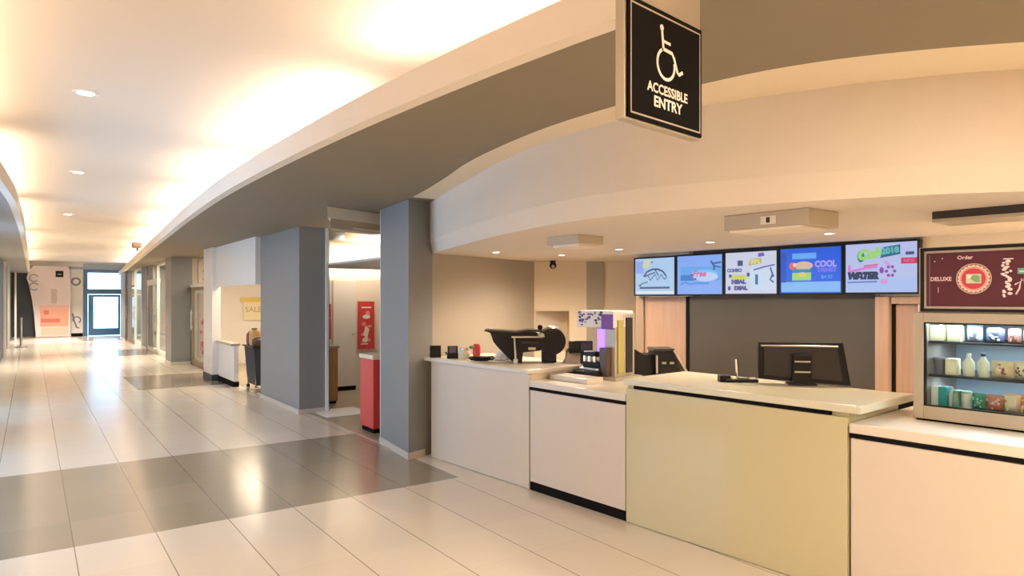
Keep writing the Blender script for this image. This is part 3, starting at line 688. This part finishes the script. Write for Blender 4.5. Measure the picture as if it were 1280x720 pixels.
for k in range(26):
    z_ = .09+.19*k/26; x_ = .415+rr.uniform(-.018, .018)
    g.use(flat((.80, .72, .72))).disc(x_, z_, y-.0002*k*.1, rr.uniform(.006, .013), rr.uniform(.005, .009), 8)
g.rect(.40, .445, .282, .288, y)
g.use(flat((.12, .35, .28))).rect(.462, .55, .205, .235, y).use(flat((.6, .7, .6))).rect(.47, .54, .214, .222, y-.0003)
g.use(pk)
stroke(g, [(.45, .15), (.475, .165), (.47, .13), (.455, .10)], .008, y); g.text('FRESH', .51, .17, y, .026).text('daily', .52, .13, y, .026)
g.build('print', None, ms, normals=False)

# ------------------------------------------------------------------ ceiling units, detector camera
def obox(name, label, cat, A, B_, C_, z0, z1, m, extra=None, group=None):
    """box from three ground-plane corners A-B (front), B-C (side)"""
    A, B_, C_ = Vector((*A, 0)), Vector((*B_, 0)), Vector((*C_, 0))
    d = B_-A; rot = math.atan2(d.y, d.x); w = d.length; dep = abs((C_-B_).dot(Vector((-d.y, d.x, 0)).normalized()))
    return thing(name, label, cat, (A.x, A.y, z0), rot, group), w, dep, z1-z0
r, w, dep, h = obox('ceiling_air_unit', 'wide beige ceiling air unit above the menu screens', 'air unit', (K(3.69, -.521+.12).x, K(3.69, -.401).y), (K(4.19, -.401).x, K(4.19, -.401).y), (K(4.19, -.05).x, K(4.19, -.05).y), 2.02, 2.12, M['duct'])
MB().box(0, w, 0, .34, .012, h, .006).build('body', M['duct'], r)
MB().box(.04, w-.04, -.004, .30, 0, .012, .003).build('grille_plate', M['lip'], r)
s2 = MB().box(w*.46, w*.64, -.006, 0, .03, .075, .002).build('sensor_plate', M['lip'], r)
MB().box(w*.53, w*.57, -.011, -.006, .038, .068, .002).build('sensor', M['dark'], s2)
r = thing('ceiling_air_unit', 'small beige ceiling air unit near the security camera', 'air unit', K(2.03, -.42+.17, 2.045), KROT)
MB().box(0, .34, 0, .28, .012, .075, .005).build('body', M['duct'], r)
MB().box(.05, .32, .02, .26, -.012, .012, .004).build('grille_plate', M['lip'], r)
r = thing('ceiling_air_unit', 'dark slim ceiling air unit above the maroon sign', 'air unit', K(4.53, .30, 2.06), KROT)
MB().box(0, .62, 0, .30, .018, .06, .005).build('body', M['dark'], r)
MB().box(.0, .62, -.004, .28, 0, .018, .004).build('grille_plate', M['duct'], r)
p = K(-.34, 2.06, 2.085)
r = thing('security_camera', 'small dark dome camera under the kitchen ceiling on cream wall', 'camera', p, CROT)
MB().cyl((0, 0, 0), .035, .035).build('mount', M['dark'], r, smooth=True)
MB().sphere((.0, 0, -.028), .045, (1, 1, .95)).build('dome', M['black'], r, smooth=True)
MB().lathe((.0, -.03, -.04), [(0, -.02), (.02, -.02), (.022, 0), (0, 0)], 16, 'y').build('lens_ring', M['beigemetal'], r)

# ------------------------------------------------------------------ things on the counters
def blackcard(s, t, label, kind='number_block'):
    r = thing(kind, label, 'table sign', K(s, t, 1.03), CROT+R(6), 'small black blocks on the counter end')
    return r
r = blackcard(.04, .03, 'small black square block on the left end of the beige counter')
MB().box(-.058, .058, -.02, .02, 0, .125, .003).build('frame', M['dark'], r)
MB().box(-.052, .052, -.0215, -.0205, .006, .119).build('face', M['black'], r)
r = thing('card_reader', 'small black payment terminal second from the left on beige counter', 'card reader', K(.235, .11, 1.03), CROT+R(6))
MB().box(-.058, .058, -.035, .035, 0, .055, .006).build('base', M['black'], r)
MB().prism([(-.030, .055), (.03, .055), (.04, .125), (-.01, .125)], -.052, .052, 'x').build('head', M['black'], r)
MB().prism([(-.032, .06), (-.030, .06), (-.010, .120), (-.012, .120)], -.036, .036, 'x').build('display', flat((.10, .09, .13)), r)
MB().box(-.075, -.058, -.02, .0, .045, .07, .004).build('side_button', M['dark'], r)
r = thing('glass_jar', 'pale clear jar between payment terminal and red bottle', 'jar', K(.36, .17, 1.03), 0)
MB().lathe((0, 0, 0), [(0, 0), (.05, 0), (.058, .02), (.058, .07), (.042, .09), (0, .09)], 24).build('body', flat((.70, .66, .50)), r, smooth=True)
MB().lathe((0, 0, .09), [(0, 0), (.045, 0), (.045, .02), (0, .02)], 24).build('lid', M['steel'], r, smooth=True)
r = thing('sauce_bottle', 'red squat sauce bottle with white tip on beige counter', 'bottle', K(.475, .235, 1.03), 0)
MB().lathe((0, 0, .03), [(0, 0), (.034, 0), (.040, .02), (.040, .10), (.026, .125), (0, .125)], 20).build('body', M['red'], r, smooth=True)
MB().lathe((0, 0, 0), [(0, 0), (.05, 0), (.05, .02), (.035, .03), (0, .03)], 20).build('base', M['black'], r, smooth=True)
MB().sphere((-.065, -.01, .125), .022, (1.2, 1, .8)).build('nozzle', M['greenleaf'], r, smooth=True)
r = thing('cable_coil', 'black tangled cable lying in front of the white bowl', 'cable', K(.64, .17, 1.03), CROT)
pts = [(-.11+.22*i/60+.02*math.sin(i*.9), .03*math.cos(i*.55), .014+.022*abs(math.sin(i*.42))) for i in range(61)]
MB().tube(pts, .012, 8).build('cable', M['black'], r, smooth=True)
MB().box(-.07, .07, -.03, .03, 0.001, .04, .012).build('plug_block', M['black'], r)
r = thing('serving_bowl', 'white upturned bowl behind the black cable', 'bowl', K(.68, .42, 1.03), CROT)
MB().lathe((0, 0, 0), [(0, 0), (.10, 0), (.105, .008), (.085, .06), (.05, .10), (.03, .115), (0, .118)], 28).build('bowl', M['white'], r, smooth=True)

# black counter machine with tapered hopper and round drum
r = thing('food_machine', 'large black machine with tapered hopper and round drum on the counter', 'machine', K(1.0, .46, 1.03), CROT)
# local x to the right in view, z up. centre px ~655
MB().prism([(-.40, .30), (-.36, .285), (-.33, .20), (-.28, .14), (-.17, .03), (-.13, 0), (-.06, 0), (-.05, .10), (.12, .12), (.12, .25), (.08, .285), (.0, .30), (-.10, .285)], -.13, .13, 'y').build('hopper', M['black'], r)
MB().prism([(-.42, .302), (-.41, .315), (-.12, .30), (.0, .318), (.12, .312), (.14, .295), (.0, .298), (-.12, .284)], -.15, .15, 'y').build('hopper_rim', M['dark'], r)
MB().lathe((.225, -.14, .205), [(0, 0), (.125, 0), (.13, .01), (.13, .26), (.125, .27), (0, .27)], 36, 'y').build('drum', M['black'], r, smooth=True)
dm = MB(); 
A = [(.225+.139*math.cos(a_), -.10, .205+.139*math.sin(a_)) for a_ in [R(100-i*6) for i in range(20)]]
Bq = [(p_[0], .12, p_[2]) for p_ in A]; dm.sheet(A, Bq)
A2 = [(.225+.131*math.cos(a_), -.10, .205+.131*math.sin(a_)) for a_ in [R(100-i*6) for i in range(20)]]
dm.sheet(A2, A).sheet([(p_[0], .12, p_[2]) for p_ in A2], Bq)
dm.build('drum_cover', M['white'], r, smooth=True)
MB().box(.13, .27, -.10, .10, 0, .12, .015).build('foot', M['black'], r)
MB().tube([(-.16, -.17, .25), (.10, -.17, .25), (.15, -.16, .255)], .012).build('handle_bar', M['chrome'], r, smooth=True)
MB().tube([(-.13, -.17, .245), (-.12, -.17, .04)], .012).build('front_leg', M['chrome'], r, smooth=True)
MB().cyl((-.12, -.17, 0), .022, .04).build('leg_foot', M['white'], r, smooth=True)
MB().sphere((.115, -.05, .335), .026).cyl((.115, -.05, .30), .016, .03).build('knob', M['black'], r, smooth=True)
MB().sphere((.12, -.15, .262), .03, (1.1, .7, .9)).build('joint', M['steel'], r, smooth=True)
MB().box(-.06, .13, -.139, -.131, .185, .205, .003).build('body_line', M['dark'], r)
MB().box(.0, .07, -.142, -.131, .125, .15, .003).build('badge', M['steel'], r)
r = thing('receipt_printer', 'small black display box right of the round drum', 'printer', K(1.46, .74, 1.03), CROT)
MB().box(-.02, .02, -.02, .02, 0, .14).build('stand', M['dark'], r)
MB().box(-.13, .09, -.04, .04, .10, .215, .006).build('head', M['black'], r)
MB().box(-.02, .08, -.043, -.0405, .12, .2).build('display', flat((.05, .045, .06)), r)
r = thing('paper_sack', 'crumpled tan sack standing under the small black display', 'bag', K(1.34, .74, 1.03), CROT)
rr = random.Random(3); P = []
for j in range(7):
    u = j/6; z_ = .14*u; ring = []
    for i in range(17):
        a_ = 2*PI*(i % 16)/16; q = (.105*(1-.45*u))*(1+.10*math.sin(3*a_+j)+.05*math.sin(7*a_)); ring.append((q*math.cos(a_), .6*q*math.sin(a_), z_))
    P.append(ring)
mb = MB()
for A_, B_ in zip(P, P[1:]): mb.sheet(A_, B_)
mb.sheet(P[-1], [(0, 0, .15)]*17)
mb.build('sack', mat('tan_paper', (.50, .40, .28), .8, bump=.6), r, smooth=True)
r = thing('serving_tray', 'low white tray on the white-topped counter under the drink machine', 'tray', K(1.59, .20, .935), KROT)
MB().box(.0, .44, 0, .20, 0, .045, .006).build('tray', M['slab'], r)
MB().box(-.014, .0, 0, .20, 0, .055, .003).build('end_plate', M['beigemetal'], r)

# drink machine
r = thing('drink_machine', 'tall drink machine with purple lit panel and white header board', 'drink machine', K(1.605, .575, .935), KROT)
MB().box(-.04, .46, -.06, .30, 0, .03, .006).build('base_plate', M['beigemetal'], r)
MB().box(.28, .40, .0, .26, .03, .58, .008).build('column', M['beigemetal'], r)
MB().box(.402, .410, .03, .10, .06, .52, .002).build('side_trim', flat((.42, .38, .12)), r)
MB().box(.402, .412, .14, .22, .06, .54, .002).build('side_panel', M['dark'], r)
hb = MB().box(-.04, .40, -.02, .24, .45, .60, .01).build('header', M['white'], r)
pt = MB(); rr = random.Random(11)
for k in range(34):
    pt.use(flat([(.12, .04, .16), (.22, .10, .42), (.06, .03, .04)][k % 3])).disc(rr.uniform(-.02, .26), rr.uniform(.47, .585), -.0208-.0001*k, rr.uniform(.008, .022), rr.uniform(.006, .014), 9)
pt.build('header_print', None, hb, normals=False)
MB().box(.265, .395, -.03, -.0, .44, .57, .004).build('purple_strip', flat((.16, .06, .34)), hb)
MB().box(.20, .29, -.012, .05, .24, .44, .008).build('lit_panel', mat('purple_screen', (.1, .05, .2), .3, emit=(.30, .14, 1.0), es=1.6), r)
MB().box(.27, .36, -.06, .0, .03, .28, .008).build('front_cover', mat('dark_brown_plastic', (.09, .05, .035), .4), r)
MB().box(.0, .30, -.12, .18, .03, .07, .01).build('drip_tray', M['black'], r)
MB().box(.05, .28, -.09, .12, .07, .10, .01).build('tray_grid', M['steel'], r)
MB().box(.08, .28, -.07, .10, .10, .15, .012).build('tap_block', M['black'], r)
MB().tube([(.06, -.10, .06), (-.06, -.16, .03)], .010).build('tray_lever', M['black'], r)
for i in range(3): MB().cyl((.10+.06*i, -.06, .15), .016, .05).build('tap_nozzle', M['chrome'], r, smooth=True)
MB().box(.08, .22, -.06, .06, .19, .24, .012).build('tap_head', M['black'], r)

# black till unit
r = thing('cash_register', 'black low cash register with tilted lid right of the drink machine', 'cash register', K(1.98, 1.12, .935), CROT)
MB().prism([(-.20, 0), (.03, 0), (.03, .20), (-.10, .20), (-.20, .26)], -.10, .14, 'y').build('drawer_box', M['black'], r)
MB().prism([(.0, 0), (.24, 0), (.15, .235), (-.02, .235)], -.15, .12, 'y').build('body', M['black'], r)
MB().prism([(-.03, .238), (.155, .238), (.165, .256), (-.02, .256)], -.16, .13, 'y').build('lid', M['dark'], r)
MB().prism([(.165, .25), (.15, .24), (.275, .03), (.29, .04)], -.16, .13, 'y').build('side_flap', M['beigemetal'], r)
MB().tube([(.0, -.17, .20), (.0, -.17, .04)], .011).build('front_bar', M['steel'], r, smooth=True)
for i in range(2): MB().box(.05+.07*i, .09+.07*i, -.158, -.15, .12, .14, .003).build('key', M['steel'], r)

# monitor on the olive counter
r = thing('monitor', 'black monitor seen from behind on the olive-fronted counter', 'monitor', K(3.62, .62, 1.058), KROT+R(38))
z = .02
MB().prism([(-.265, .035), (.325, .0), (.275, .285), (-.265, .285)], .0, .045, 'y').build('screen_back', M['black'], r)
MB().prism([(-.23, .06), (.27, .03), (.235, .255), (-.23, .255)], -.014, .0, 'y').build('rear_cover', M['dark'], r)
MB().tube([(-.25, -.018, .262), (.24, -.018, .262)], .007).build('rear_ridge', M['steel'], r, smooth=True)
MB().box(-.05, .07, -.05, -.0, .0, .21, .008).build('stand', M['black'], r)
vn = MB()
for i in range(2): vn.box(-.04, .06, -.054, -.050, .085+.07*i, .095+.07*i)
vn.build('vents', M['steel'], r)
MB().box(-.08, .10, -.07, .07, 0, .012, .005).build('foot', M['black'], r)
r = thing('card_terminal', 'small black card holder with upright pen left of monitor', 'card holder', K(3.27, .43, 1.058), CROT)
MB().box(-.10, .13, -.05, .06, 0, .022, .006).build('base', M['black'], r)
MB().box(-.13, -.055, -.02, .05, 0.0, .045, .006).build('key_block', M['black'], r)
MB().tube([(.0, 0, .02), (-.01, .0, .16)], .011).build('pen', M['chrome'], r, smooth=True)
MB().box(-.055, -.025, -.048, -.02, .022, .037, .004).build('card', M['white'], r)
MB().box(.07, .11, -.045, -.02, .022, .034, .004).build('card', M['white'], r)

# ------------------------------------------------------------------ alcove between the near pillars
r = thing('air_curtain', 'white wall-to-wall air curtain box under the soffit between grey pillars', 'air curtain', (2.65, 7.17, 2.40), R(21))
MB().prism([(0, 0), (.92, 0), (.92, .24), (.24, .24)], .13, .25).build('front_cover', M['white'], r)
MB().prism([(.07, .03), (.90, .03), (.90, .24), (.27, .24)], .02, .13).build('lower_housing', M['duct'], r)
MB().box(.40, .84, .025, .03, .03, .055, .002).build('louvre', M['white'], r)
r = tag(MB().box(3.55, 3.80, 9.565, 9.578, 2.50, 2.62, .003).build('window_sticker', mat('silver_blue_film', (.55, .65, .75), .2, .6, var=.4, scale=30)), 'small silvery blue sticker on the header above the alcove', 'sticker')
r = thing('red_cabinet', 'tall glossy red cabinet with cream top beside the near grey pillar', 'cabinet', (3.36, 7.56, 0), R(0))
MB().box(.0, .38, 0, .40, .06, .90, .012).build('body', M['red'], r)
MB().box(.02, .36, .02, .38, 0, .06).build('plinth', M['blackm'], r)
MB().box(-.01, .39, -.01, .41, .90, .955, .008).build('top', M['strip'], r)
def poster(loc, rotz, w, h, label, seed):
    r = thing('poster', label, 'poster', loc, rotz)
    MB().box(0, w, 0, .015, 0, h).build('board', M['red'], r)
    g = MB(); rr = random.Random(seed); y = -.001
    g.use(flat((.80, .30, .28)))
    for k in range(7): g.disc(w*rr.uniform(.2, .8), h*rr.uniform(.15, .85), y-.0002*k, w*rr.uniform(.08, .2), h*rr.uniform(.02, .06), 12)
    g.use(flat((.9, .82, .72))).disc(w*.5, h*.68, y-.002, w*.24, h*.045, 16).poly([(w*.30, h*.30), (w*.55, h*.22), (w*.68, h*.42), (w*.45, h*.50)], y-.002).disc(w*.42, h*.20, y-.0022, w*.16, h*.05).rect(w*.2, w*.8, h*.86, h*.89, y-.002).rect(w*.15, w*.6, h*.1, h*.125, y-.002)
    g.build('print', None, r, normals=False); return r
poster((4.77, 11.38, .72), 0, .31, .86, 'red poster with white figures above the red cabinet', 3)
poster((4.12, 11.36, .92), 0, .14, .62, 'narrow red and white poster behind the wooden stand', 5)
r = thing('wooden_stand', 'honey-coloured wooden stand inside the alcove doorway', 'stand', (3.64, 10.1, 0))
MB().box(.0, .26, 0, .40, .04, .86, .006).build('body', M['orangewood'], r)
MB().box(-.02, .28, -.02, .42, .86, .90, .005).build('top', M['beigemetal'], r)
MB().box(.02, .24, .02, .38, 0, .04).build('plinth', M['blackm'], r)
MB().prism([(.02, .80), (.24, .80), (.18, .08), (.05, .08)], -.012, .0, 'y').build('front_drape', M['orangewood'], r)
root = bpy.data.objects.new('door_9', None); COL.objects.link(root); root.location = (4.31, 11.42, 0); root['kind'] = 'structure'
MB().box(0, .42, -.03, 0, .08, 1.95, .004).build('door_leaf', M['white'], root)
MB().box(.0, .42, -.032, 0, 0, .08).build('kick_plate', M['blackm'], root)
MB().cyl((.37, -.05, 1.0), .02, .02, axis='y').build('door_handle', M['steel'], root)
tag(MB().box(3.3, 3.95, 8.95, 9.6, .004, .012, .003).build('door_mat', M['white']), 'pale flat mat at the alcove threshold', 'mat')

# ------------------------------------------------------------------ display cart with goods in the open shop
r = thing('display_cart', 'black draped display cart standing behind the grey pillar', 'cart', (3.14, 12.05, 0), 0)
MB().prism([(.0, .78), (.05, .12), (.55, .12), (.62, .78)], .0, .62, 'y').build('drape', M['charcoal'], r)
MB().box(-.03, .66, -.03, .66, .78, .81, .005).build('cart_top', M['dark'], r)
for x_, y_ in ((.05, .05), (.55, .05), (.05, .57), (.55, .57)): MB().tube([(x_, y_, .80), (x_, y_, .10)], .014).build('leg', M['orangewood'], r)
for x_, y_ in ((.05, .05), (.55, .05), (.05, .57), (.55, .57)): MB().lathe((x_-.02, y_, .05), [(0, 0), (.05, 0), (.05, .04), (0, .04)], 16, 'x').build('wheel', M['chrome'], r)
rr = random.Random(8)
cols = [('dark brown', (.10, .05, .03)), ('golden', (.62, .40, .12)), ('maroon', (.28, .04, .05)), ('black', (.02, .02, .02)), ('amber', (.60, .28, .08)), ('cream', (.75, .62, .42))]
k = 0
for i in range(3):
    for j in range(3):
        nm, c_ = cols[k % 6]; x_, y_ = 3.22+.2*i, 12.12+.19*j; hh = .13+.05*((k*7) % 4); tall = k >= 5
        g_ = thing('gift_jar', '%s %s jar among the goods on the black cart' % ('tall' if hh > .20 else 'short', nm), 'jar', (x_, y_, .81), 0, 'goods on the black display cart')
        MB().lathe((0, 0, 0), [(0, 0), (.075, 0), (.088, .03), (.088, hh*.8), (.05, hh), (0, hh)], 16).build('body', flat(c_), g_, smooth=True)
        MB().lathe((0, 0, hh), [(0, 0), (.05, 0), (.05, .02), (0, .03)], 16).build('lid', flat(cols[(k+2) % 6][1]), g_, smooth=True)
        k += 1
ss = thing('shop_sign', 'yellow topped paper sign on the far wall of the open shop', 'sign', (4.50, 18.46, 1.05), 0)
MB().box(-.02, .62, -.01, .01, .48, .60, .003).build('header', M['yellow'], ss)
MB().box(.05, .60, -.008, .01, 0, .48, .003).build('board', flat((.80, .70, .45)), ss)
g = MB(); g.use(flat((.45, .32, .10)))
g.text('SALE', .30, .28, -.009, .20, 1.0)
g.build('lettering', None, ss, normals=False)
# poster inside far shop door (seen through its pane)
r = thing('poster', 'pink poster with dark red flowers behind the brown-framed shop door', 'poster', (3.46, 18.46, .15), 0)
MB().box(0, .42, 0, .02, 0, 1.6).build('board', flat((.80, .55, .50)), r)
g = MB(); rr = random.Random(5)
for k in range(30): g.use(flat([(.62, .15, .18), (.75, .35, .32), (.50, .12, .12)][k % 3])).disc(rr.uniform(.06, .36), rr.uniform(.1, .95)**1.2, -.001-.0001*k, rr.uniform(.02, .05), rr.uniform(.03, .08), 10)
g.build('print', None, r, normals=False)
r = thing('poster', 'pale poster with brown leaf drawing above the brown-framed shop door', 'poster', (3.46, 18.46, 1.98), 0)
MB().box(0, .42, 0, .02, 0, .62).build('board', flat((.78, .70, .55)), r)
g = MB(); g.use(flat((.35, .28, .15)))
stroke(g, [(.14, .05), (.22, .3), (.25, .58)], .03, -.001)
for k in range(5): g.disc(.16+.09*(k % 2), .14+.1*k, -.0012-.0001*k, .06, .035, 10)
g.build('print', None, r, normals=False)

# ------------------------------------------------------------------ far end of the concourse
bn = thing('banner_stand', 'pink wavy-edged banner panel with orange picture at the far end', 'banner', (0, 33.7, 0))
MB().prism([(.18, .03), (1.36, .03), (1.38, 2.2), (1.30, 2.95), (.1, 2.95), (-.05, 2.75), (-.13, 2.45), (-.05, 2.2), (.05, 1.6), (.12, 1.0)], 0, .05, 'y').build('board', flat((.82, .73, .73)), bn)
g = MB(); g.use(flat((.82, .38, .26))).rect(.33, 1.30, .45, 1.15, -.001).use(flat((.85, .55, .42))).rect(.36, 1.30, .10, .42, -.001).use(flat((.62, .18, .12))).rect(.36, 1.0, .62, .78, -.002).rect(.45, .62, .95, 1.12, -.002).use(flat((.80, .50, .42))).rect(.30, 1.32, 1.15, 1.35, -.001)
g.use(flat((.35, .34, .36)))
for cz in (2.45, 2.1): g.ring(.12, cz, -.002, .17, .05, R(20), R(320), 16)
g.use(flat((.60, .48, .45))).rect(.7, .9, 1.4, 2.0, -.002)
g.build('print', None, bn, normals=False)
MB().box(.15, 1.38, -.03, .10, 0, .03).build('base', M['steel'], bn)
r = thing('wall_sign', 'small black square sign high on the pink far panel', 'sign', (.85, 33.66, 2.50))
MB().box(0, .27, 0, .03, 0, .26, .006).build('board', M['black'], r)
MB().rect(.07, .20, .10, .14, -.001).build('mark', flat((.4, .4, .4)), r, normals=False)
wp = thing('wall_poster', 'tall white printed panel beside the glass entrance door', 'poster', (1.40, 33.93, 0.08))
MB().box(0, .42, 0, .04, 0, 2.76).build('board', M['white'], wp)
g = MB(); g.use(flat((.16, .18, .24))).ring(.17, 2.25, -.001, .18, .07, n=20).ring(.20, .62, -.001, .16, .05, R(-60), R(200), 16)
stroke(g, [(.05, .9), (.1, .6), (.2, .3), (.3, .28)], .06, -.0012)
g.build('print', None, wp, normals=False)
MB().box(0, .42, -.02, .0, -.08, .06).build('base_strip', M['blackm'], wp)
r = thing('cove_camera', 'tiny dark camera standing on the soffit edge far down the concourse', 'camera', (2.16, 19.0, 2.80))
MB().cyl((0, 0, 0), .02, .08).build('stem', M['dark'], r, smooth=True)
MB().box(-.12, .10, -.05, .05, .08, .22, .03).build('body', M['jamb'], r)
r = thing('queue_post', 'slim steel post by the dark left wall at the far end', 'post', (-.25, 27.5, 0))
MB().lathe((0, 0, 0), [(0, 0), (.16, 0), (.16, .02), (.04, .05), (0, .05)], 20).build('base', M['steel'], r, smooth=True)
MB().cyl((0, 0, .04), .035, .95).build('pole', M['steel'], r, smooth=True)
